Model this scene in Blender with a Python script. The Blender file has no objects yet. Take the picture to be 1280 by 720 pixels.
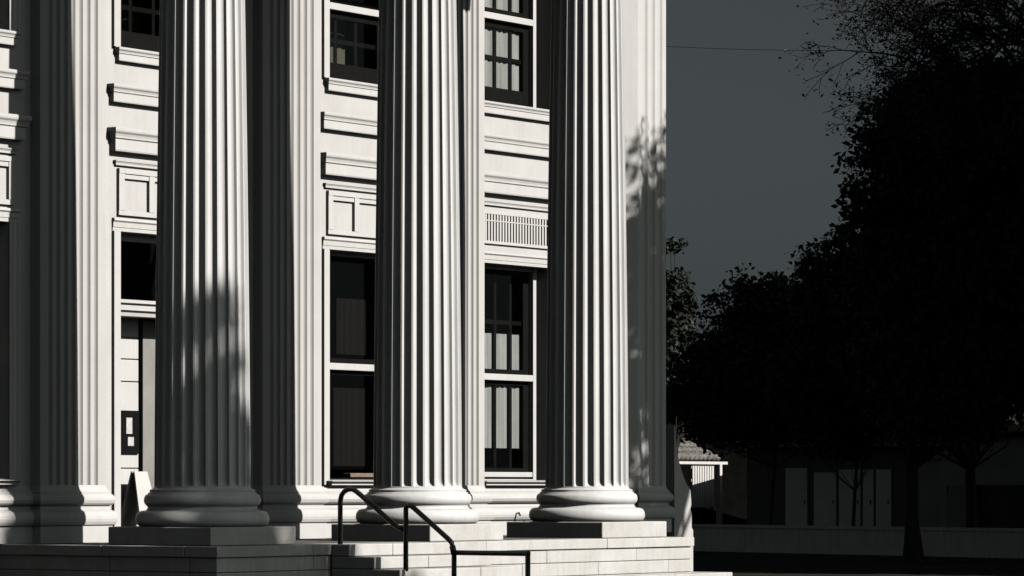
import bpy, bmesh, math, random
from mathutils import Vector, noise
R = math.radians
sc = bpy.context.scene
COL = sc.collection
PI = math.pi

# ------------------------------------------------------------------ helpers
class MB:
    """collects geometry and links it as ONE mesh object"""
    def __init__(s): s.v = []; s.f = []; s.sm = []
    def add(s, verts, faces, smooth=False):
        o = len(s.v); s.v += [tuple(v) for v in verts]
        for f in faces: s.f.append(tuple(i + o for i in f)); s.sm.append(smooth)
    def box(s, x0, x1, y0, y1, z0, z1):
        s.add([(x0,y0,z0),(x1,y0,z0),(x1,y1,z0),(x0,y1,z0),(x0,y0,z1),(x1,y0,z1),(x1,y1,z1),(x0,y1,z1)],
              [(0,3,2,1),(4,5,6,7),(0,1,5,4),(1,2,6,5),(2,3,7,6),(3,0,4,7)])
    def bbox(s, x0, x1, y0, y1, z0, z1, b=.012):
        """box with bevelled edges"""
        b = min(b, (x1-x0)*.4, (y1-y0)*.4, (z1-z0)*.4)
        bm = bmesh.new(); bmesh.ops.create_cube(bm, size=1)
        for v in bm.verts: v.co = Vector(((x0+x1)/2+v.co.x*(x1-x0), (y0+y1)/2+v.co.y*(y1-y0), (z0+z1)/2+v.co.z*(z1-z0)))
        bmesh.ops.bevel(bm, geom=bm.edges[:], offset=b, segments=2, affect='EDGES', profile=.5)
        bm.verts.index_update()
        s.add([v.co[:] for v in bm.verts], [[v.index for v in f.verts] for f in bm.faces]); bm.free()
    def lathe(s, prof, cx, cy, n=64, smooth=True):
        """prof: (r, z) from bottom to top"""
        vs = []; fs = []
        for r, z in prof:
            for i in range(n):
                a = 2*PI*i/n; vs.append((cx+r*math.cos(a), cy+r*math.sin(a), z))
        for k in range(len(prof)-1):
            for i in range(n):
                j = (i+1) % n; fs.append((k*n+i, k*n+j, (k+1)*n+j, (k+1)*n+i))
        fs.append(tuple(range(n-1,-1,-1))); m = (len(prof)-1)*n; fs.append(tuple(m+i for i in range(n)))
        s.add(vs, fs, smooth)
    def extrude_x(s, prof, x0, x1):
        """closed (y,z) outline swept from x0 to x1"""
        n = len(prof); vs = [(x0,y,z) for y,z in prof] + [(x1,y,z) for y,z in prof]
        fs = [(i,(i+1)%n,n+(i+1)%n,n+i) for i in range(n)] + [tuple(range(n-1,-1,-1)), tuple(range(n,2*n))]
        s.add(vs, fs)
    def extrude_z(s, prof, z0, z1):
        n = len(prof); vs = [(x,y,z0) for x,y in prof] + [(x,y,z1) for x,y in prof]
        fs = [(i,(i+1)%n,n+(i+1)%n,n+i) for i in range(n)] + [tuple(range(n-1,-1,-1)), tuple(range(n,2*n))]
        s.add(vs, fs)
    def extrude_y(s, prof, y0, y1):
        n = len(prof); vs = [(x,y0,z) for x,z in prof] + [(x,y1,z) for x,z in prof]
        fs = [(i,(i+1)%n,n+(i+1)%n,n+i) for i in range(n)] + [tuple(range(n-1,-1,-1)), tuple(range(n,2*n))]
        s.add(vs, fs)
    def tube(s, pts, r, n=8):
        """r: one radius or one per point"""
        pts = [Vector(p) for p in pts]; vs = []; fs = []
        rr = r if isinstance(r, (list, tuple)) else [r]*len(pts)
        up = Vector((.13,.27,.95)).normalized()
        for i, p in enumerate(pts):
            d = (pts[min(i+1,len(pts)-1)] - pts[max(i-1,0)])
            d = d.normalized() if d.length > 1e-9 else Vector((0,0,1))
            u = d.cross(up)
            if u.length < .15: u = d.cross(Vector((1,0,0)))
            u.normalize(); w = d.cross(u)
            for k in range(n):
                a = 2*PI*k/n; vs.append(p + (u*math.cos(a) + w*math.sin(a))*rr[i])
        for i in range(len(pts)-1):
            for k in range(n):
                j = (k+1) % n; fs.append((i*n+k, i*n+j, (i+1)*n+j, (i+1)*n+k))
        fs.append(tuple(range(n-1,-1,-1))); m = (len(pts)-1)*n; fs.append(tuple(m+i for i in range(n)))
        s.add(vs, fs, True)
    def build(s, name, mat, parent=None):
        me = bpy.data.meshes.new(name); me.from_pydata(s.v, [], s.f)
        me.polygons.foreach_set('use_smooth', s.sm); me.materials.append(mat); me.update()
        bm = bmesh.new(); bm.from_mesh(me); bmesh.ops.recalc_face_normals(bm, faces=bm.faces); bm.to_mesh(me); bm.free()
        me.polygons.foreach_set('use_smooth', s.sm)
        o = bpy.data.objects.new(name, me); COL.objects.link(o)
        if parent: o.parent = parent
        return o
    def build_fast(s, name, mat, parent=None):
        me = bpy.data.meshes.new(name); me.from_pydata(s.v, [], s.f); me.materials.append(mat); me.update()
        o = bpy.data.objects.new(name, me); COL.objects.link(o)
        if parent: o.parent = parent
        return o

def tag(o, label=None, cat=None, group=None, kind=None):
    if label: o['label'] = label
    if cat: o['category'] = cat
    if group: o['group'] = group
    if kind: o['kind'] = kind
    return o
def empty(name, loc=(0,0,0)):
    o = bpy.data.objects.new(name, None); COL.objects.link(o); o.location = loc; return o
def rel(o, root):
    """keep world place of a mesh built in world coordinates under a root that stands elsewhere"""
    o.parent = root; o.location = -root.location if o.location.length == 0 else o.location - root.location
    return o
def copy_tree(o, parent=None):
    c = o.copy(); COL.objects.link(c)
    if parent: c.parent = parent
    for ch in list(o.children): copy_tree(ch, c)
    return c

# ------------------------------------------------------------------ materials
def mat(name, col, rough=.7, col2=None, scale=3., detail=6., bump=0., bscale=40., spec=.3, metal=0., streak=0.):
    m = bpy.data.materials.new(name); m.use_nodes = True
    nt = m.node_tree; N = nt.nodes; L = nt.links; bs = N['Principled BSDF']
    bs.inputs['Roughness'].default_value = rough; bs.inputs['Metallic'].default_value = metal
    bs.inputs['Specular IOR Level'].default_value = spec
    tc = N.new('ShaderNodeTexCoord')
    if col2:
        n = N.new('ShaderNodeTexNoise'); n.inputs['Scale'].default_value = scale; n.inputs['Detail'].default_value = detail
        n.inputs['Roughness'].default_value = .65
        rp = N.new('ShaderNodeValToRGB'); rp.color_ramp.elements[0].position = .32; rp.color_ramp.elements[1].position = .68
        rp.color_ramp.elements[0].color = (*col2, 1); rp.color_ramp.elements[1].color = (*col, 1)
        L.new(tc.outputs['Object'], n.inputs['Vector']); L.new(n.outputs['Fac'], rp.inputs['Fac'])
        out = rp.outputs['Color']
        if streak > 0:                       # rain-washed vertical dirt
            mp = N.new('ShaderNodeMapping'); mp.inputs['Scale'].default_value = (9, 9, .35)
            n2 = N.new('ShaderNodeTexNoise'); n2.inputs['Scale'].default_value = 1.6; n2.inputs['Detail'].default_value = 5
            r2 = N.new('ShaderNodeValToRGB'); r2.color_ramp.elements[0].position = .3; r2.color_ramp.elements[1].position = .62
            r2.color_ramp.elements[0].color = (1-streak, 1-streak*1.06, 1-streak*1.15, 1); r2.color_ramp.elements[1].color = (1,1,1,1)
            mx = N.new('ShaderNodeMix'); mx.data_type = 'RGBA'; mx.blend_type = 'MULTIPLY'; mx.inputs[0].default_value = 1
            L.new(tc.outputs['Object'], mp.inputs['Vector']); L.new(mp.outputs['Vector'], n2.inputs['Vector'])
            L.new(n2.outputs['Fac'], r2.inputs['Fac']); L.new(out, mx.inputs[6]); L.new(r2.outputs['Color'], mx.inputs[7])
            out = mx.outputs[2]
        L.new(out, bs.inputs['Base Color'])
    else:
        bs.inputs['Base Color'].default_value = (*col, 1)
    if bump > 0:
        n = N.new('ShaderNodeTexNoise'); n.inputs['Scale'].default_value = bscale; n.inputs['Detail'].default_value = 5
        b = N.new('ShaderNodeBump'); b.inputs['Strength'].default_value = bump; b.inputs['Distance'].default_value = .01
        L.new(tc.outputs['Object'], n.inputs['Vector']); L.new(n.outputs['Fac'], b.inputs['Height']); L.new(b.outputs['Normal'], bs.inputs['Normal'])
    return m

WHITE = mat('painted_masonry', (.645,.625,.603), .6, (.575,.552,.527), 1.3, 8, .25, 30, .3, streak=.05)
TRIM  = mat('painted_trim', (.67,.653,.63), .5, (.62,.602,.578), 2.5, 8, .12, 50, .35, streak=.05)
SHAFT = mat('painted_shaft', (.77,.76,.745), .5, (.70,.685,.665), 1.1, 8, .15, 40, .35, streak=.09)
STONE = mat('step_stone', (.69,.672,.645), .75, (.55,.525,.49), 2.2, 9, .4, 25, .25, streak=.08)
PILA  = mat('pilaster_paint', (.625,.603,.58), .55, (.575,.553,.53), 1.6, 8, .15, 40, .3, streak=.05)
DARKSH = mat('dark_house_shade', (.005,.005,.0045), .9, (.003,.003,.003), 2, spec=0)  # near-black colour stands in for shade on the far wall and roofs
PAVER = mat('porch_pavers', (.16,.15,.14), .8, (.10,.095,.09), 2)
CORE  = mat('mortar_core', (.16,.15,.14), .9)
BLACK = mat('black_sash_paint', (.006,.006,.006), .6, (.010,.0095,.009), 6, spec=.08)
IRON  = mat('black_iron', (.010,.010,.010), .4, (.018,.017,.016), 8, 5, .1, 60, .4)
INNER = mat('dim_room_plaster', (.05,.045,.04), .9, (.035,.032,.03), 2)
CURT  = mat('grey_curtain', (.50,.50,.49), .9, (.45,.45,.44), 6, streak=.3)
DRAPE = mat('brown_drape', (.005,.003,.0022), .95, (.003,.002,.0016), 9)
OLIVE = mat('olive_blind', (.13,.13,.09), .9, (.09,.09,.065), 5)
WOODS = mat('inner_sill_wood', (.30,.22,.16), .6, (.18,.13,.09), 12)
SLATE = mat('roof_slate', (.06,.06,.06), .8, (.04,.04,.04), 4)
BARK  = mat('bark', (.05,.045,.04), .9, (.025,.022,.02), 7, 8, .6, 12)
LEAF  = mat('leaf', (.040,.046,.036), .6, (.022,.026,.020), .9, 4, spec=.25)
LEAF2 = mat('leaf_dry', (.055,.054,.045), .6, (.035,.035,.03), .9, 4, spec=.25)
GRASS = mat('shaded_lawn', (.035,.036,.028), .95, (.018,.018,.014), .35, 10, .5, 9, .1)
WALK  = mat('walk_concrete', (.22,.215,.20), .85, (.15,.145,.135), 1.2, 8, .2, 30)
ROAD  = mat('asphalt', (.055,.054,.052), .85, (.04,.04,.039), .8, 9, .3, 60)
HOUSE = mat('far_house_paint', (.34,.33,.30), .8, (.26,.25,.23), 1.2, 6)
HOUSED= mat('far_house_dark_paint', (.13,.125,.115), .8, (.09,.087,.08), 1.2, 6)
DOOR  = mat('far_door_paint', (.72,.70,.66), .6, (.62,.60,.57), 2, 6)
LOWW  = mat('low_wall_render', (.80,.77,.72), .85, (.70,.67,.62), 1.4, 9, .3, 14, streak=.2)
TILE  = mat('pale_roof_tile', (.30,.275,.25), .8, (.07,.065,.06), 7, 6)
NOTE  = mat('notice_paper', (.70,.69,.66), .6, (.50,.48,.45), 14, 3)

def glass_mat():
    m = bpy.data.materials.new('window_glass'); m.use_nodes = True; nt = m.node_tree; N = nt.nodes; L = nt.links
    for n in list(N): N.remove(n)
    out = N.new('ShaderNodeOutputMaterial'); tr = N.new('ShaderNodeBsdfTransparent'); gl = N.new('ShaderNodeBsdfGlossy')
    tr.inputs['Color'].default_value = (.92,.93,.92,1); gl.inputs['Roughness'].default_value = .02
    lw = N.new('ShaderNodeLayerWeight'); lw.inputs['Blend'].default_value = .5
    fr = N.new('ShaderNodeMath'); fr.operation = 'POWER'; fr.inputs[1].default_value = 4
    ad = N.new('ShaderNodeMath'); ad.operation = 'MULTIPLY_ADD'; ad.inputs[1].default_value = .5; ad.inputs[2].default_value = .02
    L.new(lw.outputs['Facing'], fr.inputs[0]); L.new(fr.outputs[0], ad.inputs[0])
    mx = N.new('ShaderNodeMixShader'); L.new(ad.outputs[0], mx.inputs['Fac']); L.new(tr.outputs[0], mx.inputs[1]); L.new(gl.outputs[0], mx.inputs[2])
    L.new(mx.outputs[0], out.inputs['Surface']); return m
GLASS = glass_mat()

# ------------------------------------------------------------------ world, sun, camera
SUN_EL, SUN_AZ = R(33), R(6)         # azimuth measured from the facade's outward normal towards the right
w = bpy.data.worlds.new('World'); sc.world = w; w.use_nodes = True
N = w.node_tree.nodes; L = w.node_tree.links; bg = N['Background']
sky = N.new('ShaderNodeTexSky'); sky.sky_type = 'NISHITA'; sky.sun_disc = False
sky.sun_elevation = SUN_EL; sky.sun_rotation = PI - SUN_AZ
sky.altitude = 0; sky.air_density = .35; sky.dust_density = 2.5; sky.ozone_density = 1
hs = N.new('ShaderNodeHueSaturation'); hs.inputs['Saturation'].default_value = .22; hs.inputs['Value'].default_value = .42
L.new(sky.outputs[0], hs.inputs['Color']); tn = N.new('ShaderNodeMix'); tn.data_type = 'RGBA'; tn.blend_type = 'MULTIPLY'; tn.inputs[0].default_value = 1; tn.inputs[7].default_value = (.93,1.04,1.02,1)
L.new(hs.outputs[0], tn.inputs[6]); L.new(tn.outputs[2], bg.inputs['Color'])
bg.inputs['Strength'].default_value = .05
sd = Vector((math.sin(SUN_AZ)*math.cos(SUN_EL), -math.cos(SUN_AZ)*math.cos(SUN_EL), math.sin(SUN_EL)))
sl = bpy.data.lights.new('sun', 'SUN'); sl.energy = 5.0; sl.angle = R(.5); sl.color = (1, .975, .94)
so = bpy.data.objects.new('sun', sl); COL.objects.link(so); so.rotation_euler = sd.to_track_quat('Z', 'Y').to_euler(); so.location = (0,-30,40)

ZP = 1.0                              # porch floor above the ground
FA = R(35.3); F = 4600.
VD = Vector((math.cos(FA), math.sin(FA), 0)); RD = Vector((math.sin(FA), -math.cos(FA), 0))
CAM = Vector((-36.860457, -27.544493, ZP+.655))
cd = bpy.data.cameras.new('camera'); cam = bpy.data.objects.new('camera', cd); COL.objects.link(cam)
cam.location = CAM; cam.rotation_euler = (PI/2, 0, FA - PI/2)
cd.sensor_width = 36; cd.lens = 36*F/1280; cd.shift_y = 250/1280; cd.clip_start = .5; cd.clip_end = 4000
sc.camera = cam
sc.cycles.diffuse_bounces = 0
sc.view_settings.view_transform = 'Standard'; sc.view_settings.look = 'None'; sc.view_settings.exposure = 0; sc.view_settings.gamma = 1

# ------------------------------------------------------------------ ground
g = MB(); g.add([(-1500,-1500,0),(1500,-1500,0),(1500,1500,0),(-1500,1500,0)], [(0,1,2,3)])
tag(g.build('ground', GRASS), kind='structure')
g = MB(); g.box(-3.4, -.6, -26, -3.2, -.1, .012); tag(g.build('entrance_path', WALK), kind='structure')
g = MB(); g.box(50.5, 54, -120, 220, -.1, .12); tag(g.build('pavement', WALK), kind='structure')
g = MB(); g.box(54.05, 66, -120, 220, -.1, .008); tag(g.build('road', ROAD), kind='structure')

# ------------------------------------------------------------------ the building
COLX = [-4.16, 0.0, 3.77]
YW, YP = 2.36, 2.2                    # wall face, pilaster face
BAYS = [-9.6, -5.72, -2.09, 2.04, 5.51]   # bay centres (the first two lie left of the portico)
HW = .83                              # half opening width
hall = tag(empty('courthouse', (0, 2.36, 0)), 'white neoclassical building with fluted columns, pilasters and tall dark windows', 'building')
def part(mb, name, m, parent=None):
    o = mb.build(name, m)
    if parent is None: o.parent = hall; o.location = (0,-2.36,0)
    else: o.parent = parent
    return o

# wall with its openings: a grid of solid cells and voids
XR_END = 9.33
opens = []
for i, c in enumerate(BAYS):
    opens.append((c-HW, c+HW, 7.03, 9.55))
    opens.append((c-HW, c+HW, 1.0 if i == 2 else 1.70, 4.79))
xs = sorted({-13., XR_END} | {o[0] for o in opens} | {o[1] for o in opens})
zs = sorted({0., 10.4} | {o[2] for o in opens} | {o[3] for o in opens})
def solid(i, k):
    if i < 0 or k < 0 or i >= len(xs)-1 or k >= len(zs)-1: return False
    cx, cz = (xs[i]+xs[i+1])/2, (zs[k]+zs[k+1])/2
    return not any(a < cx < b and c < cz < d for a, b, c, d in opens)
wl = MB(); T = .45
for i in range(len(xs)-1):
    for k in range(len(zs)-1):
        if not solid(i, k): continue
        a, b, c, d = xs[i], xs[i+1], zs[k], zs[k+1]; y0, y1 = YW, YW+T
        wl.add([(a,y0,c),(b,y0,c),(b,y0,d),(a,y0,d)], [(0,1,2,3)]); wl.add([(a,y1,c),(b,y1,c),(b,y1,d),(a,y1,d)], [(3,2,1,0)])
        if not solid(i-1, k): wl.add([(a,y0,c),(a,y1,c),(a,y1,d),(a,y0,d)], [(3,2,1,0)])
        if not solid(i+1, k): wl.add([(b,y0,c),(b,y1,c),(b,y1,d),(b,y0,d)], [(0,1,2,3)])
        if not solid(i, k-1): wl.add([(a,y0,c),(b,y0,c),(b,y1,c),(a,y1,c)], [(3,2,1,0)])
        if not solid(i, k+1): wl.add([(a,y0,d),(b,y0,d),(b,y1,d),(a,y1,d)], [(0,1,2,3)])
me = bpy.data.meshes.new('wall'); me.from_pydata(wl.v, [], wl.f); me.materials.append(WHITE); me.update()
ow = bpy.data.objects.new('wall', me); COL.objects.link(ow); ow.parent = hall; ow.location = (0,-2.36,0)
# side and rear walls, rooms and roof
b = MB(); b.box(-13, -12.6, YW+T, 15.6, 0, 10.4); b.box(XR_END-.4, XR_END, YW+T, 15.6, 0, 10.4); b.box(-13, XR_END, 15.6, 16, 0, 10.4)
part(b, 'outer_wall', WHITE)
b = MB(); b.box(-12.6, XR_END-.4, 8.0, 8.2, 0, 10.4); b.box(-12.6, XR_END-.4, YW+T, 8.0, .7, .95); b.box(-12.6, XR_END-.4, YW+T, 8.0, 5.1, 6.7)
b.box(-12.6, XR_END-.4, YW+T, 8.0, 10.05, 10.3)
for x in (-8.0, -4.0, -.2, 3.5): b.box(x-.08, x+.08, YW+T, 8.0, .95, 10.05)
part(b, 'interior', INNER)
b = MB(); b.box(-13.2, XR_END+.2, 1.4, 16.2, 10.4, 11.2); part(b, 'entablature', TRIM)
b = MB(); b.box(-5.0, 4.6, -.8, 1.4, 10.4, 11.2); b.box(-5.3, 4.9, -1.1, 1.4, 11.2, 11.6); part(b, 'portico_entablature', TRIM)
b = MB(); b.extrude_y([(-13.6,11.2),(XR_END+.6,11.2),(-2,14.2)], 1.6, 16.4); part(b, 'roof', SLATE)

# base course of the wall (same moulding as the pilaster bases), bays without a door
BASE = [(.0,.0),(.06,.0),(.06,.20),(.085,.215),(.10,.25),(.105,.285),(.10,.325),(.085,.365),(.06,.385),(.035,.395),(.03,.425),(.035,.445),
        (.06,.455),(.075,.475),(.085,.51),(.08,.545),(.06,.575),(.045,.585),(.045,.605),(.03,.615),(.015,.64),(.004,.67),(.0,.69)]
def base_x(mb, x0, x1, y):            # moulding running along the wall
    mb.extrude_x([(y - p*1.5, ZP+z) for p, z in BASE] + [(y+.04, ZP+.69), (y+.04, ZP)], x0, x1)
def base_ring(mb, x0, x1, y, yb):     # moulding wrapped round a pilaster on three sides
    vs = []; fs = []
    for p, z in BASE:
        vs += [(x0-p, yb, ZP+z), (x0-p, y-p, ZP+z), (x1+p, y-p, ZP+z), (x1+p, yb, ZP+z)]
    n = len(BASE)
    for k in range(n-1):
        for e in range(3): fs.append((k*4+e, k*4+e+1, k*4+5+e, k*4+4+e))
    mb.add(vs, fs)

# pilasters: shallow reeded face, moulded base
def pilaster(xl, xr, canted=False):
    m = MB(); W = xr-xl; prof = []
    nfl = 7; fil = W*.05; fw = (W-.16 - fil*(nfl+1))/nfl if W > .9 else (W-.12-fil*4)/3; nfl = nfl if W > .9 else 3
    x = xl + (.08 if W > .9 else .06)
    prof.append((xl, YP))
    for k in range(nfl):
        x += fil
        for j in range(7):
            t = j/6; prof.append((x + fw*t, YP + .042*math.sin(PI*t)**.7 if 0 < t < 1 else YP))
        x += fw
    prof.append((xr, YP)); prof += [(xr, YW+.02)]
    prof += [(xl-.24, YW+.02), (xl-.24, YW-.001)] if canted else [(xl, YW+.02)]
    m.extrude_z(prof, ZP+.60, 10.4)
    o = part(m, 'pilaster', PILA if not canted else TRIM)
    q = MB(); base_ring(q, xl, xr, YP, YW+.02); q.box(xl+.01, xr-.01, YP+.035, YW+.02, ZP+.3, ZP+.62); part(q, 'pilaster_base', TRIM, o)
for cx, rt in zip(COLX + [-7.9], (.80, .83, .72, .78)): pilaster(cx-.36, cx+rt)
pilaster(8.35, 9.11, True)

# columns: fluted shaft with entasis, base, plinth
def shaft_mesh(cx):
    m = MB(); NF = 24; seg = 12; n = NF*seg; z0, z1 = ZP+.62, 9.75
    rows = []
    zz = [0, .035, .05, .06, .075, .10, .14] + [.14 + (z1-z0-.28)*i/14 for i in range(1, 15)] + [z1-z0-.08, z1-z0-.05, z1-z0]
    vs = []
    for zr in zz:
        t = zr/(z1-z0); r = .556 - .012*t - .095*t**1.5
        if zr < .05: r += .055*(1-zr/.05)**2
        d = min(1, max(0, (zr-.05)/.075)); d = math.sqrt(max(0, 1-(1-d)**2))
        d2 = min(1, max(0, (z1-z0-.05-zr)/.06)); d *= d2
        for i in range(n):
            k = i % seg; a = 2*PI*i/n; u = (k-1)/(seg-2) if 1 <= k <= seg-1 else None
            dep = .057*(r/.55)*d*math.sqrt(max(0, 1-(2*u-1)**2)) if u is not None else 0
            vs.append((cx+(r-dep)*math.cos(a), (r-dep)*math.sin(a), z0+zr))
    fs = []
    for q in range(len(zz)-1):
        for i in range(n):
            j = (i+1) % n; fs.append((q*n+i, q*n+j, (q+1)*n+j, (q+1)*n+i))
    m.add(vs, fs); return m
CB = [(.60,.21),(.72,.212),(.755,.235),(.772,.27),(.775,.30),(.765,.345),(.74,.38),(.70,.392),(.655,.396),(.645,.405),(.632,.425),(.636,.445),(.648,.452),
      (.655,.46),(.668,.475),(.676,.505),(.672,.545),(.655,.575),(.63,.583),(.628,.60),(.612,.604),(.606,.615),(.612,.626),(.604,.636),(.59,.64),(.3,.645)]
for cx in COLX:
    o = part(shaft_mesh(cx), 'column', SHAFT)
    q = MB(); q.lathe([(r, ZP+z) for r, z in CB], cx, 0, 96); part(q, 'column_base', SHAFT, o)
    q = MB(); q.bbox(cx-.77, cx+.77, -.77, .77, ZP, ZP+.21, .012); part(q, 'plinth', STONE, o)
    q = MB(); q.lathe([(.46,9.74),(.5,9.78),(.5,9.86),(.62,10.02),(.66,10.1)], cx, 0, 48); q.box(cx-.68, cx+.68, -.68, .68, 10.1, 10.395); part(q, 'capital', TRIM, o)

# mouldings of each bay: sills, two cornices, string, panels or grille
def cornice(mb, x0, x1, z0, z1, pr):
    """moulded shelf: fascia, fillet, cyma top, returned at both ends"""
    h = z1-z0
    prof = [(.0,z0),(pr*.62,z0),(pr*.66,z0+h*.06),(pr*.66,z0+h*.50),(pr*.78,z0+h*.55),(pr*.78,z0+h*.62),(pr*.84,z0+h*.72),(pr*.97,z0+h*.80),(pr,z0+h*.86),(pr,z0+h*.97),(pr*.9,z1),(0,z1+.015)]
    vs = []; fs = []; n = len(prof)
    for p, z in prof: vs += [(x0+pr-p, YW+.01, z), (x0+pr-p, YW-p, z), (x1-pr+p, YW-p, z), (x1-pr+p, YW+.01, z)]
    for k in range(n-1):
        for e in range(3): fs.append((k*4+e, k*4+e+1, k*4+5+e, k*4+4+e))
    mb.add(vs, fs)
for i, c in enumerate(BAYS):
    a, b_ = c-HW, c+HW
    m = MB(); cornice(m, a-.12, b_+.12, 6.87, 7.035, .10); part(m, 'window_sill', TRIM)
    m = MB(); cornice(m, a-.24, b_+.24, 6.36, 6.58, .12); part(m, 'cornice', TRIM)
    m = MB(); cornice(m, a-.24, b_+.24, 5.76, 6.05, .15); part(m, 'cornice', TRIM)
    m = MB(); cornice(m, a-.13, b_+.13, 5.595, 5.655, .055); part(m, 'string_moulding', TRIM)
    # architraves round the openings
    for (z0, z1) in ((7.04, 9.55), (1.70 if i != 2 else 1.0, 4.79)):
        m = MB()
        for x0, x1 in ((a-.15, a), (b_, b_+.15)):
            s0 = 1 if x0 < c else -1
            xo = x0 if s0 > 0 else x1; xi = x1 if s0 > 0 else x0
            m.extrude_z([(xo, YW+.01), (xo, YW-.045), (xo+s0*.03, YW-.05), (xo+s0*.05, YW-.03), (xo+s0*.10, YW-.026), (xo+s0*.105, YW-.018), (xi, YW-.016), (xi, YW+.01)], z0, z1 + .0)
        m.extrude_x([(YW+.01, z1+.16), (YW-.045, z1+.16), (YW-.05, z1+.13), (YW-.03, z1+.11), (YW-.026, z1+.05), (YW-.018, z1+.045), (YW-.016, z1+.002), (YW+.01, z1+.002)], a-.15, b_+.15)
        part(m, 'architrave', TRIM)
    if i == 4:                        # slotted frieze grille
        m = MB(); m.box(a-.04, b_+.04, YW-.035, YW+.01, 5.475, 5.53); m.box(a-.04, b_+.04, YW-.035, YW+.01, 5.06, 5.10)
        m.box(a-.04, a, YW-.035, YW+.01, 5.10, 5.475); m.box(b_, b_+.04, YW-.035, YW+.01, 5.10, 5.475)
        ns = 24; st = (b_-a)/ns
        for k in range(ns): m.box(a+st*k+.012, a+st*(k+.55)+.012, YW-.030, YW+.01, 5.10, 5.475)
        m.box(a, b_, YW-.034, YW-.026, 5.375, 5.39)
        part(m, 'frieze_grille', TRIM)
        m = MB(); m.box(a, b_, YW-.004, YW+.005, 5.10, 5.475); part(m, 'grille_backing', CORE)
    else:                             # three-part sunk panel frieze
        m = MB(); n = 3
        m.box(a-.06, b_+.06, YW-.05, YW+.01, 5.50, 5.56); m.box(a-.06, b_+.06, YW-.04, YW+.01, 4.99, 5.05)
        st = (b_-a+.02)/n
        for k in range(n+1): m.box(a-.06+st*k, a+.04+st*k, YW-.045, YW+.01, 5.05, 5.50)
        for k in range(n): m.box(a+.04+st*k, a-.06+st*(k+1), YW-.035, YW+.01, 5.44, 5.50)
        part(m, 'frieze_panel', TRIM)
    if i != 2:
        m = MB(); cornice(m, a-.1, b_+.1, 1.69, 1.75, .14); part(m, 'window_sill', TRIM)
# base course between pilasters, left of the door bay and right of it
edges = [(-13, -8.3), (-7.1, -4.56), (.85, 3.37), (4.56, 8.09)]
for x0, x1 in edges: m = MB(); base_x(m, x0, x1, YW); part(m, 'base_course', TRIM)
m = MB(); m.box(XR_END-.001, XR_END+.11, YP+.2, YW+3, ZP-.4, ZP+.2); part(m, 'corner_plinth', TRIM)
# flared buttress at the right hand corner
m = MB()
prof = [(9.31,.40),(9.83,.40),(9.83,1.02),(9.79,1.06),(9.79,1.28),(9.75,1.33),(9.78,1.40),(9.76,1.62)] + \
       [(9.75-.42*math.sin(t*PI/2)**.9, 1.62+.95*t**1.15) for t in (.15,.3,.45,.6,.75,.9,1)] + [(9.31, 2.60)]
m.extrude_y(prof, 2.18, 2.82); part(m, 'buttress', WHITE)

# ---- windows
def sash_window(i, c, z0, z1, zm, curtain, style):
    """frame (part) > sash, panes, curtains (sub-parts)"""
    a, b_ = c-HW, c+HW; y = YW+.26
    fr = MB()
    fr.box(a, a+.05, y, y+.14, z0, z1); fr.box(b_-.10, b_, y-.02, y+.14, z0, z1); fr.box(a+.05, b_-.10, y, y+.14, z1-.05, z1)
    if style == 'lower' and i != 3:
        fr.bbox(a+.05, b_-.10, y-.03, y+.10, z0, z0+.06, .006); fr.bbox(a+.05, b_-.10, y-.01, y+.10, z0+.09, z0+.16, .006); fr.box(a+.05, b_-.10, y+.05, y+.1, z0+.06, z0+.09)
    fr.bbox(a+.05, b_-.10, y-.02, y+.06, zm-.045, zm+.045, .006)
    f = part(fr, 'window', TRIM)
    x0, x1 = a+.05, b_-.10; ys = y+.06; s = MB()
    def leaf(zb, zt, rows, st, rt, rb):
        sr = .14 if i == 4 else st
        s.box(x0, x0+st, ys, ys+.045, zb, zt); s.box(x1-sr, x1, ys, ys+.045, zb, zt)
        s.box(x0+st, x1-sr, ys, ys+.045, zt-rt, zt); s.box(x0+st, x1-sr, ys, ys+.045, zb, zb+rb)
        W = x1-x0-2*st
        mx = [] if i == 3 and style != 'upper' else ([c-.44, c-.06, c+.32] if i == 4 else [x0+st+W/3, x0+st+W*2/3])
        for x in mx: s.box(x-.03, x+.03, ys+.026, ys+.044, zb+rb, zt-rt)
        for k in range(1, rows):
            zc = zb+rb+(zt-rt-zb-rb)*k/rows; s.box(x0+st, x1-sr, ys+.027, ys+.043, zc-.03, zc+.03)
    if style == 'upper': leaf(z0+.01, zm-.045, 2, .10, .10, .27); leaf(zm+.045, z1-.05, 2, .10, .07, .08)
    else: leaf(z0+(.16 if i != 3 else .01), zm-.045, 1, .10, .06, .06); leaf(zm+.045, z1-.05, 1 if i == 3 else 2, .10, .07, .07)
    part(s, 'sash', BLACK, f)
    g_ = MB()
    for zb, zt in ((z0+.18, zm-.06), (zm+.06, z1-.07)): g_.box(x0+.05, x1-.05, ys+.018, ys+.024, zb, zt)
    part(g_, 'pane', GLASS, f)
    for (xa, xb, za, zb, m_, yo) in curtain:
        q = MB(); n = int((xb-xa)/.018); vs = []
        rnd = random.Random(int(xa*100)+int(za*10)); ph = rnd.random()*6
        for k in range(n+1):
            x = xa+(xb-xa)*k/n; yy = YW+.382+yo+.010*math.sin(x*46+ph+1.2*math.sin(x*9))
            vs += [(x, yy, za), (x, yy, zb)]
        q.add(vs, [(2*k, 2*k+2, 2*k+3, 2*k+1) for k in range(n)], True)
        part(q, 'curtain', m_, f)
    return f
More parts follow.
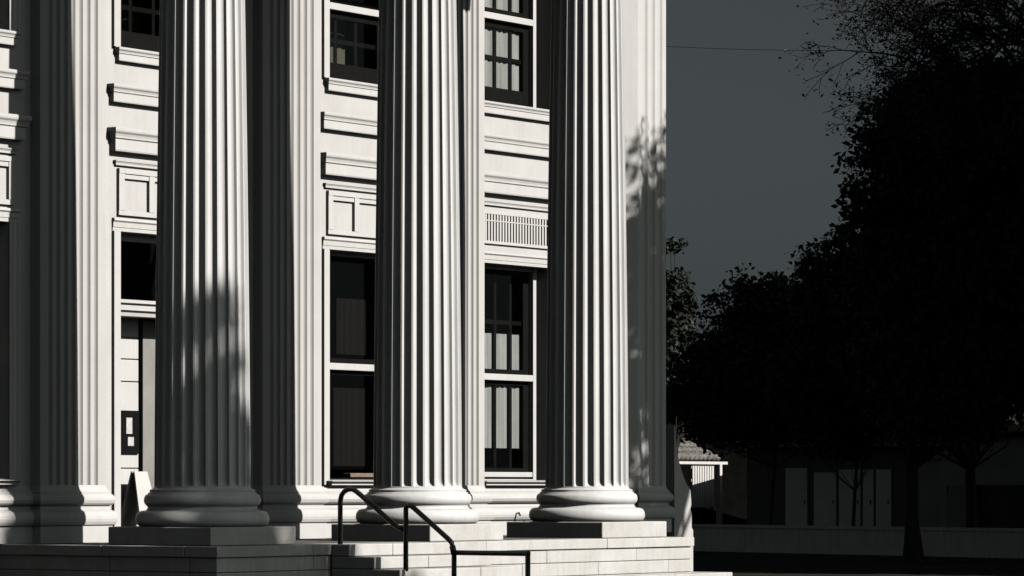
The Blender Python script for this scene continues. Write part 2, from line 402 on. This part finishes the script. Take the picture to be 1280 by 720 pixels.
for i, c in enumerate(BAYS):
    a, b_ = c-HW, c+HW
    if i == 4:
        sash_window(i, c, 7.03, 9.55, 8.30, [(a+.05, b_-.26, 7.30, 9.4, CURT, 0)], 'upper')
        sash_window(i, c, 1.72, 4.79, 3.22, [(a+.05, b_-.26, 2.22, 3.84, CURT, 0)], 'lower')
    elif i == 3:
        sash_window(i, c, 7.03, 9.55, 8.05, [(a+.42, a+.58, 7.25, 9.4, OLIVE, .3), (a+.95, a+1.35, 7.2, 9.4, OLIVE, .4)], 'upper')
        sash_window(i, c, 1.72, 4.79, 3.27, [(a+.75, b_-.1, 1.95, 3.0, DRAPE, .12), (a+.8, b_-.1, 3.45, 4.2, DRAPE, .12)], 'lower')
    else:
        sash_window(i, c, 7.03, 9.55, 8.05, [(a+.1, a+.5, 7.3, 9.4, OLIVE, .5), (a+1.0, b_, 7.2, 9.4, OLIVE, .7)], 'upper')
        if i != 2: sash_window(i, c, 1.72, 4.79, 3.27, [(a+.2, b_-.1, 2.0, 4.7, DRAPE, .9)], 'lower')
m = MB(); a = BAYS[3]-HW; m.bbox(a+.95, a+1.6, YW+.375, YW+.50, 1.80, 1.855, .006); part(m, 'inner_sill', WOODS)

# ---- doorway in bay 2: transom light over a deep lobby with a white panelled screen
c = BAYS[2]; a, b_ = c-HW, c+HW
m = MB(); m.box(a, a+.05, YW+.16, YW+.28, 3.97, 4.66); m.box(a, a+.07, YW+.17, YW+.44, 1.0, 3.70); m.box(b_-.07, b_, YW+.16, YW+.44, 1.0, 4.79); m.box(a+.05, b_-.07, YW+.20, YW+.28, 4.70, 4.79)
fr = part(m, 'doorway', TRIM)
m = MB(); cornice_pr = [(YW+.44, 3.77), (YW+.10, 3.77), (YW+.09, 3.82), (YW+.05, 3.84), (YW+.05, 3.87), (YW+.10, 3.89), (YW+.10, 3.92), (YW+.06, 3.93), (YW+.06, 3.97), (YW+.44, 3.99)]
m.extrude_x(cornice_pr, a+.001, b_-.072); part(m, 'transom_bar', TRIM, fr)
m = MB(); m.box(a+.05, b_-.07, YW+.235, YW+.241, 3.99, 4.70); part(m, 'transom_light', GLASS, fr)
m = MB()                              # white screen of the lobby, boarded
yS = YW+.50
zc = [1.0, 1.9, 2.45, 2.98, 3.26, 3.53, 3.80]
for k in range(len(zc)-1): m.bbox(a-.02, a+.92, yS, yS+.05, zc[k]+.006, zc[k+1]-.006, .008)
m.box(a-.02, a+.92, yS+.045, yS+.06, 1.0, 3.80)
part(m, 'lobby_screen', TRIM, fr)
m = MB(); m.box(a+.98, a+1.30, yS-.02, yS+.04, 1.0, 3.75); part(m, 'door_leaf', HOUSE, fr)
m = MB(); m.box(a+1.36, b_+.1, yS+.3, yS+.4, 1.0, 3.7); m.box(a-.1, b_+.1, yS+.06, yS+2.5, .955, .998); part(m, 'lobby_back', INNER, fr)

# things at the doorway
nb = tag(empty('notice_board', (a+.74, yS-.03, 2.35)), 'dark framed notice hanging on the white screen inside the doorway', 'notice board')
m = MB(); m.bbox(-.16, .16, 0, .025, -.27, .27, .005); m.build('frame', BLACK, nb)
m = MB(); m.box(-.09, .02, -.006, 0, -.02, .18); m.box(-.06, .05, -.006, 0, -.17, -.06); m.build('paper', NOTE, nb)
sb = tag(empty('sandwich_board', (a+.62, yS-.28, 1.0)), 'white folding sandwich board standing in the doorway beside the shaded column', 'sandwich board')
m = MB(); m.add([(-.20,-.22,.06),(.20,-.22,.06),(.12,-.02,.86),(-.12,-.02,.86),(-.20,-.20,.06),(.20,-.20,.06),(.12,0,.86),(-.12,0,.86)], [(0,1,2,3),(7,6,5,4),(0,4,5,1),(1,5,6,2),(2,6,7,3),(3,7,4,0)])
m.build('front_board', TRIM, sb)
m = MB(); m.add([(-.20,.20,.06),(.20,.20,.06),(.12,.02,.86),(-.12,.02,.86),(-.20,.22,.06),(.20,.22,.06),(.12,.04,.86),(-.12,.04,.86)], [(0,1,2,3),(7,6,5,4),(0,4,5,1),(1,5,6,2),(2,6,7,3),(3,7,4,0)])
m.build('rear_board', TRIM, sb)
for x in (-.17, .17):
    for y in (-.21, .21):
        m = MB(); m.box(x-.03, x+.03, y-.02, y+.02, 0, .06); m.build('leg', TRIM, sb)
bs_ = tag(empty('dark_bracket', (4.95, YW-.42, 1.0)), 'made-up small dark iron bracket on the porch floor by the right window', 'boot scraper')  # invented object for a small dark mark low by the wall
m = MB(); m.tube([(-.10,0,0),(-.10,0,.22),(-.06,0,.30),(0,0,.31),(.03,0,.27)], .013); m.tube([(.12,0,0),(.12,0,.2)], .013); m.build('bracket', IRON, bs_)
m = MB(); m.box(-.10, .12, -.006, .006, .10, .15); m.build('cross_strip', IRON, bs_)

# ---- podium of coursed stone and the steps
rnd = random.Random(4)
def course(mb, x0, x1, y0, y1, z0, z1, wmin, wmax, gap=.004):
    x = x0
    while x < x1-.01:
        wd = rnd.uniform(wmin, wmax); e = x+wd if x+wd < x1-.4 else x1
        mb.bbox(x+gap/2, e-gap/2, y0+rnd.uniform(0,.004), y1, z0+.003, z1-.003, .009); x = e
P0, P1, PY = -5.06, 4.84, -.97
m = MB()
course(m, P0-.03, P1+.03, PY-.03, PY+.45, .87, 1.0, 1.4, 2.8)
for z0, z1 in ((.70,.87), (.53,.70), (.36,.53), (.18,.36), (0,.18)): course(m, P0, P1, PY, PY+.4, z0, z1, 1.1, 2.3)
for z0, z1 in ((.70,.87), (.53,.70), (.36,.53), (.18,.36), (0,.18)):
    for x0, x1 in ((P0, P0+.4), (P1-.4, P1)):
        m.bbox(x0, x1, PY+.41, PY+1.6, z0+.003, z1-.003, .009); m.bbox(x0, x1, PY+1.61, YW, z0+.003, z1-.003, .009)
for x0, x1 in ((P0-.03, P0+.45), (P1-.45, P1+.03)):
    m.bbox(x0, x1, PY+.46, PY+1.7, .873, .997, .009); m.bbox(x0, x1, PY+1.71, YW, .873, .997, .009)
part(m, 'podium', STONE)
m = MB(); m.box(P0+.02, P1-.02, PY+.02, YW, .0, .985); m.box(-13, XR_END, YW-.12, YW+.01, 0, .5); part(m, 'podium_core', CORE)
m = MB(); nx = 8
for k in range(nx):
    for q in range(2):
        m.bbox(P0+.5+(P1-P0-1)*k/nx+.004, P0+.5+(P1-P0-1)*(k+1)/nx-.004, PY+.47+1.32*q, PY+.47+1.32*(q+1)-.008, .95, .998, .006)
part(m, 'porch_floor', PAVER)
m = MB()
course(m, -.70, P1+.62, PY-.27, PY-.01, .0, .52, 1.0, 1.6); course(m, P1+.01, P1+.62, PY, YW-.2, .0, .52, .7, 1.2)
part(m, 'plinth_course', STONE)

steps = tag(empty('entrance_steps', (-1.9, -1.0, 0)), 'broad white stone steps with dark shaded ends leading up between the columns', 'steps')
SX0, SX1 = -3.02, -.72
ys = [-1.27, -1.635, -2.005, -2.375, -2.745, -3.115, -3.485]
zt = [1.0, .857, .714, .571, .428, .285, .142]
for k in range(7):
    m = MB(); xm = rnd.uniform(-2.2, -1.4)
    m.bbox(SX0, xm-.003, ys[k], PY-.035, zt[k]-.14, zt[k]-.002, .011); m.bbox(xm+.003, SX1, ys[k], PY-.035, zt[k]-.14, zt[k]-.002, .011)
    o = m.build('step', STONE); rel(o, steps)

# ---- handrail of black iron bar on the left of the steps
hr = tag(empty('handrail', (-2.89, -1.0, 0)), 'black iron handrail with sloping and level bars on the white steps', 'handrail')
hx = SX0+.13
def rail(name, pts, r=.030):
    m = MB(); m.tube([(hx, y, z) for y, z in pts], r, 10); rel(m.build(name, IRON), hr)
rail('post', [(-1.03,.99),(-1.03,1.46)]); rail('post', [(-1.99,.70),(-1.99,1.40)]); rail('post', [(-2.68,.42),(-2.68,.93)]); rail('post', [(-3.71,.0),(-3.71,.93)])
rail('sloping_bar', [(-1.03,1.46),(-1.035,1.52),(-1.05,1.57),(-1.09,1.615),(-1.15,1.640),(-1.21,1.642),(-1.27,1.615),(-1.55,1.425),(-1.82,1.23),(-1.90,1.19),(-1.965,1.175)])
rail('sloping_bar', [(-1.99,1.40),(-1.995,1.43),(-2.015,1.45),(-2.05,1.452),(-2.09,1.435),(-2.35,1.25),(-2.60,1.07),(-2.645,1.03),(-2.66,.98),(-2.68,.93)])
rail('level_bar', [(-2.68,.915),(-3.1,.915),(-3.71,.915),(-3.73,.915)])
rail('collar', [(-2.655,.99),(-2.68,.90)], .036)

# ------------------------------------------------------------------ trees
def rdir(rn):
    while True:
        v = Vector((rn.uniform(-1,1), rn.uniform(-1,1), rn.uniform(-1,1)))
        if .05 < v.length < 1: return v.normalized()
def leafcloud(mb, rn, centre, rad, n, size, squash=.7):
    vs = []; fs = []
    for _ in range(n):
        d = rdir(rn)*rad*(rn.random()**.45); d.z *= squash
        p = centre+d; nrm = (rdir(rn)+Vector((0,0,.5))).normalized(); u = nrm.orthogonal().normalized()
        a = rn.random()*6.28; w_ = nrm.cross(u); u2 = u*math.cos(a)+w_*math.sin(a); v2 = nrm.cross(u2)
        s = size*rn.uniform(.55,1.25); i = len(vs)
        vs += [p-u2*s*.5, p+v2*s*.28+nrm*s*.06, p+u2*s*.5, p-v2*s*.28+nrm*s*.06]; fs.append((i,i+1,i+2,i+3))
    mb.add(vs, fs)
def tree(name, loc, label, cat, group, h, tr, crown, nclump, nleaf, size, seed, leafm=LEAF, clump_r=(.5,1.1), lean=(0,0)):
    """crown: list of (dx, dy, z, rx, ry, rz) lobes, relative to the base"""
    rn = random.Random(seed)
    t = tag(empty(name, loc), label, cat, group)
    tk = MB(); top = h*.72
    pts = []; rr = []
    for k in range(9):
        f = k/8; pts.append((lean[0]*f + .12*math.sin(f*5+seed), lean[1]*f+.12*math.cos(f*4+seed)-.12*math.cos(seed), -.05+top*f))
        rr.append(tr*(1.9 if k == 0 else 1.15-.85*f))
    tk.tube(pts, rr, 10)
    lc = MB(); tot = sum(c[3]*c[4]*c[5] for c in crown)
    for (dx, dy, cz, rx, ry, rz, *wt) in crown:      # an optional weight thins a lobe out
        for _ in range(max(4, int(nclump*(wt[0] if wt else 1)*rx*ry*rz/tot))):
            d = rdir(rn)*(rn.random()**.36); ce = Vector((dx+d.x*rx, dy+d.y*ry, cz+d.z*rz))
            cr = rn.uniform(*clump_r)
            if rn.random() < .30:
                st = Vector(pts[min(8, max(2, int(8*min(1, (ce.z*.7)/top))))]); mid = (st+ce)/2 + Vector((0,0,-.15*(ce-st).length+.1))
                tk.tube([st, mid, ce], [tr*.30, tr*.17, tr*.05], 5)
            leafcloud(lc, rn, ce, cr, nleaf, size)
    tk.build_fast('trunk', BARK, t); lc.build_fast('crown', leafm, t)
    return t
def at(lat, d): p = CAM + VD*d + RD*lat; return (p.x, p.y, 0)

G1 = 'trees beyond the lawn'
def lob(lat, dep, z, rx, ry, rz): v = RD*lat + VD*dep; return (v.x, v.y, z, rx, ry, rz)
tree('broadleaf_tree', (33.5,11.5,0), 'large dark broadleaf tree with a thin trunk in front of the low wall', 'tree', G1, 11.5, .135,
     [lob(.9,0,6.7,1.7,2.2,3.3), lob(.2,0,5.3,1.6,1.9,1.9), lob(.4,0,3.7,1.5,1.6,1.2), lob(2.2,-.5,7.4,1.8,2.2,2.9), lob(-.65,0,7.6,.6,1.0,1.6), lob(-.25,0,9.0,.8,1.1,1.3), lob(1.0,0,9.4,1.5,1.8,1.6), lob(2.6,0,9.9,1.2,1.6,1.3)], 760, 80, .22, 11, clump_r=(.35,.8))
tree('broadleaf_tree', at(11.6,92), 'dense dark broadleaf tree at the right edge of the frame behind the thin trunk', 'tree', G1, 12, .13,
     [lob(0,0,7.2,2.6,3,4.1), lob(-.8,0,5.2,2.4,2.4,2.4)], 420, 85, .28, 23)
tree('broadleaf_tree', at(7.6,108), 'lower dark tree left of the large tree, against the sky', 'tree', G1, 8.5, .05,
     [lob(-.2,0,6.2,1.5,1.8,1.8), lob(-.8,0,4.5,2.0,2.2,1.75), lob(1.2,0,5.6,1.6,1.8,2.2)], 420, 105, .19, 31, clump_r=(.4,.85))
tree('broadleaf_tree', at(9.4,101), 'dark tree between the lower tree and the large tree', 'tree', G1, 9, .05,
     [lob(0,0,6.2,1.5,1.9,2.6), lob(-.4,0,4.3,1.9,1.8,1.7)], 380, 105, .19, 37, clump_r=(.4,.85))
tree('conifer_tree', at(5.25,120), 'dark pointed tree close beside the corner of the white building', 'tree', None, 10.2, .18,
     [(0,0,9.0,.25,.25,.9),(0,0,7.4,.7,.7,1.2),(0,0,5.4,1.2,1.2,1.6)], 200, 70, .22, 43, clump_r=(.3,.6))
G3 = 'distant trees behind the houses'
far = tree('background_tree', at(14,175), 'distant dark tree closing the view behind the houses', 'tree', G3, 11, .3,
     [(0,0,6.2,3.2,3.2,3.6),(.5,.5,3.2,3.2,3.2,2.2)], 220, 60, .5, 71, clump_r=(.8,1.5))
for lat, dp, sc_ in ((8.6,185,.85),(11.2,170,.8),(17.5,178,.95),(20.5,170,1.05),(24,180,1.1),(28,176,1.1)):
    c_ = copy_tree(far); c_.location = at(lat,dp); c_.scale = (sc_,sc_,sc_); c_.rotation_euler.z = lat*3
# sparse branching tree reaching in from the right
def bare_tree(loc, seed, label):
    rn = random.Random(seed); t = tag(empty('sparse_tree', loc), label, 'tree')
    tk = MB(); lc = MB(); left = -RD
    tk.tube([(0,0,-.05),(.1,0,3),(0,.1,6),(.1,.1,9),(.1,0,13)], [.3,.22,.19,.15,.08], 10)
    def grow(p, d, ln, r, lev):
        pts = [p]; q = p.copy(); dd = d.copy()
        for k in range(6):
            dd = (dd + rdir(rn)*.20 + Vector((0,0,-.035 if lev else .02))).normalized(); q = q+dd*ln/6; pts.append(q.copy())
        tk.tube(pts, [max(.006, r*(1-.13*k)) for k in range(7)], 5)
        if lev < 3:
            for k in range(2, 7):
                for _ in range(2 if lev == 0 else 1):
                    grow(pts[k], (dd + rdir(rn)*.75).normalized(), ln*rn.uniform(.38,.55), r*.45, lev+1)
        if lev >= 1:
            for k in range(2, 7):
                if rn.random() < .42: leafcloud(lc, rn, pts[k], .18, rn.randint(1, 4), .095, 1)
    for k in range(13):
        z = rn.uniform(8.2, 12.3); d = (left*rn.uniform(.7,1.1) + VD*rn.uniform(-.5,.5) + Vector((0,0,rn.uniform(-.05,.40)))).normalized()
        grow(Vector((.1,.05,z)), d, rn.uniform(2.4,4.2), .06, 0)
    for k in range(6):
        z = rn.uniform(8.5, 12.3); d = (RD*rn.uniform(.5,1.1) + VD*rn.uniform(-.8,.8) + Vector((0,0,rn.uniform(.0,.5)))).normalized()
        grow(Vector((.1,.05,z)), d, rn.uniform(3.0,4.2), .075, 0)
    tk.build_fast('trunk', BARK, t); lc.build_fast('crown', LEAF2, t)
bare_tree(at(12.2, 76), 7, 'sparse thin branched tree spreading across the upper right sky')

# trees standing outside the frame on the sunny side; their shade falls on the scene
G2 = 'added shade trees outside the frame'
tree('cypress_tree', (-1.45,-26.9,0), 'tall narrow cypress outside the frame, shading the left column', 'tree', None, 21.5, .25,
     [(-.30,0,20.5,.24,.30,1.1),(-.12,0,19.5,.50,.55,1.2),(.12,0,17.8,1.0,.85,1.5),(.22,0,15.6,1.3,1.0,2.4),(0,0,11,1.1,1.1,3.0),(0,0,5,1.0,1.0,3.6)], 800, 70, .24, 51, clump_r=(.2,.42))
tree('unseen_tree', (10.17,-8.0,0), 'leafy tree outside the frame, dappling the right corner of the building', 'tree', None, 13, .25,
     [(.35,0,12.9,.4,1.0,1.7),(-.55,0,12.0,.5,1.0,1.6),(.8,0,12.0,.5,1.0,1.4),(.1,0,11.0,1.8,1.9,1.7,.95),(-.55,0,9.4,1.35,1.6,1.6,.55),(-1.0,0,7.7,1.0,1.2,1.5,.5)], 360, 44, .19, 57, clump_r=(.25,.6))
big = tree('unseen_tree', (36.5,-1.5,0), 'added tall dense tree outside the frame, shading the lawn and trees', 'tree', G2, 23, .5,
     [(0,0,15,5.0,4.4,7.5),(0,0,8,4.4,4,5)], 400, 60, .55, 61, clump_r=(.9,1.7))  # added, unseen: keeps the lawn and the trees in view in shade
for (x, y, s) in ((46,-2.5,1.0),(56,2,.95),(29.5,-3.5,.85),(65,6,1.0),(41,-6,1.05),(56.6,16.0,.85),(51.8,11.0,.85)):
    c_ = copy_tree(big); c_.location = (x,y,0); c_.scale = (s,s,s); c_.rotation_euler.z = x

# ------------------------------------------------------------------ low wall, houses, wire in the distance
lw = tag(empty('low_wall', (42.7,18.4,0)), 'long low rendered garden wall running behind the thin tree trunk', 'wall')
p0, p1 = Vector((46.2,28.3,0)), Vector((38.9,7.6,0)); d = (p1-p0).normalized(); nrm = Vector((-d.y, d.x, 0))
if nrm.dot(VD) < 0: nrm = -nrm
def strip(mb, off0, off1, z0, z1):
    q = [p0+nrm*off0, p1+nrm*off0, p1+nrm*off1, p0+nrm*off1]
    mb.add([(v.x,v.y,z0) for v in q]+[(v.x,v.y,z1) for v in q], [(0,3,2,1),(4,5,6,7),(0,1,5,4),(1,2,6,5),(2,3,7,6),(3,0,4,7)])
m = MB(); strip(m, .12, .40, .0, .62); strip(m, .085, .43, .625, .70); rel(m.build('wall_body', LOWW), lw)
m = MB(); strip(m, -.10, .5, .0, .16); rel(m.build('footing', LOWW), lw)

h1 = tag(empty('long_house', (75,34.5,0)), 'long dim house with pale doors behind the low wall', 'house')
def hp(mb, name, m_): return rel(mb.build(name, m_), h1)
m = MB(); m.box(75, 84, 27, 41.4, 0, 3.1); hp(m, 'wall', HOUSED)
m = MB(); m.extrude_y([(74.4,3.1),(84.6,3.1),(79.5,3.9)], 26.6, 41.8); hp(m, 'roof', DARKSH)
for (y0, y1, zt_) in ((38.88,39.76,2.36),(37.7,38.6,2.2),(36.72,37.58,2.3),(36.2,36.62,2.3),(35.5,36.1,2.3)):
    m = MB(); m.box(74.93, 75.0, y0, y1, .1, zt_); o = hp(m, 'door', DOOR)
    q = MB(); q.tube([(74.90,y0+.1,1.1),(74.90,y0+.1,1.25)], .02, 6); k = q.build('handle', IRON); k.parent = o
    q = MB(); q.box(74.96, 75.01, y0-.07, y0, .1, zt_+.07); q.box(74.96, 75.01, y1, y1+.07, .1, zt_+.07); q.box(74.96, 75.01, y0, y1, zt_, zt_+.07); k = q.build('door_frame', HOUSED); k.parent = o
m = MB(); m.box(74.7, 74.99, 32.13, 34.3, 0, 2.65); m.box(74.6, 74.99, 32.0, 34.4, 2.65, 2.80); hp(m, 'porch_bay', HOUSE)
m = MB(); m.box(74.62, 74.70, 32.10, 32.22, 0, 2.62); hp(m, 'post', DOOR)
g1 = tag(empty('garage', (71,28,0)), 'dim grey garage with a dark open front at the right edge', 'garage')
m = MB(); m.box(71, 71.2, 24.0, 31.4, 1.75, 3.35); m.box(71.2, 80, 24.0, 24.2, 0, 3.35); m.box(71, 71.2, 31.2, 31.4, 0, 1.75); m.box(79.8,80,24.2,26.9,0,3.35); rel(m.build('wall', HOUSE), g1)
m = MB(); m.box(70.8, 74.3, 23.8, 31.6, 3.352, 3.5); rel(m.build('roof', DARKSH), g1)

h2 = tag(empty('porch_house', (77,47,0)), 'small sunlit house with tiled porch roof and pale lattice beside the building corner', 'house')
def hq(mb, name, m_): return rel(mb.build(name, m_), h2)
m = MB(); m.box(73.0, 86, 46.2, 54, 0, 3.4); hq(m, 'wall', DARKSH)
m = MB()
for k in range(5):
    y0 = 44.40+.46*k; z0 = 2.72+.20*k
    for j in range(16): x = 73.3+.30*j; m.tube([(x, y0-.05, z0), (x, y0+.55, z0+.24)], .14, 6)
hq(m, 'porch_roof', TILE)
m = MB(); m.box(72.9, 78.2, 44.2, 44.34, 2.52, 2.62); hq(m, 'beam', DOOR)
m = MB()
for k in range(9): m.box(75.9+.165*k, 76.02+.165*k, 44.26, 44.30, .95, 2.46)
for k in range(4): m.box(75.87, 77.35, 44.30, 44.33, .95+.47*k, 1.04+.47*k)
hq(m, 'lattice', DOOR)
for x in (74.6, 77.68, 80.5): m = MB(); m.box(x-.08, x+.08, 44.16, 44.32, 0, 2.52); hq(m, 'post', DOOR)

wire = MB(); A = Vector(at(-2, 96)) + Vector((0,0,13.75)); B = Vector(at(16, 96)) + Vector((0,0,13.5))
wire.tube([A.lerp(B, k/20) + Vector((0,0,-.55*(1-(2*k/20-1)**2))) for k in range(21)], .008, 5)
tag(wire.build('power_line', IRON), 'thin dark power line across the grey sky', 'wire')
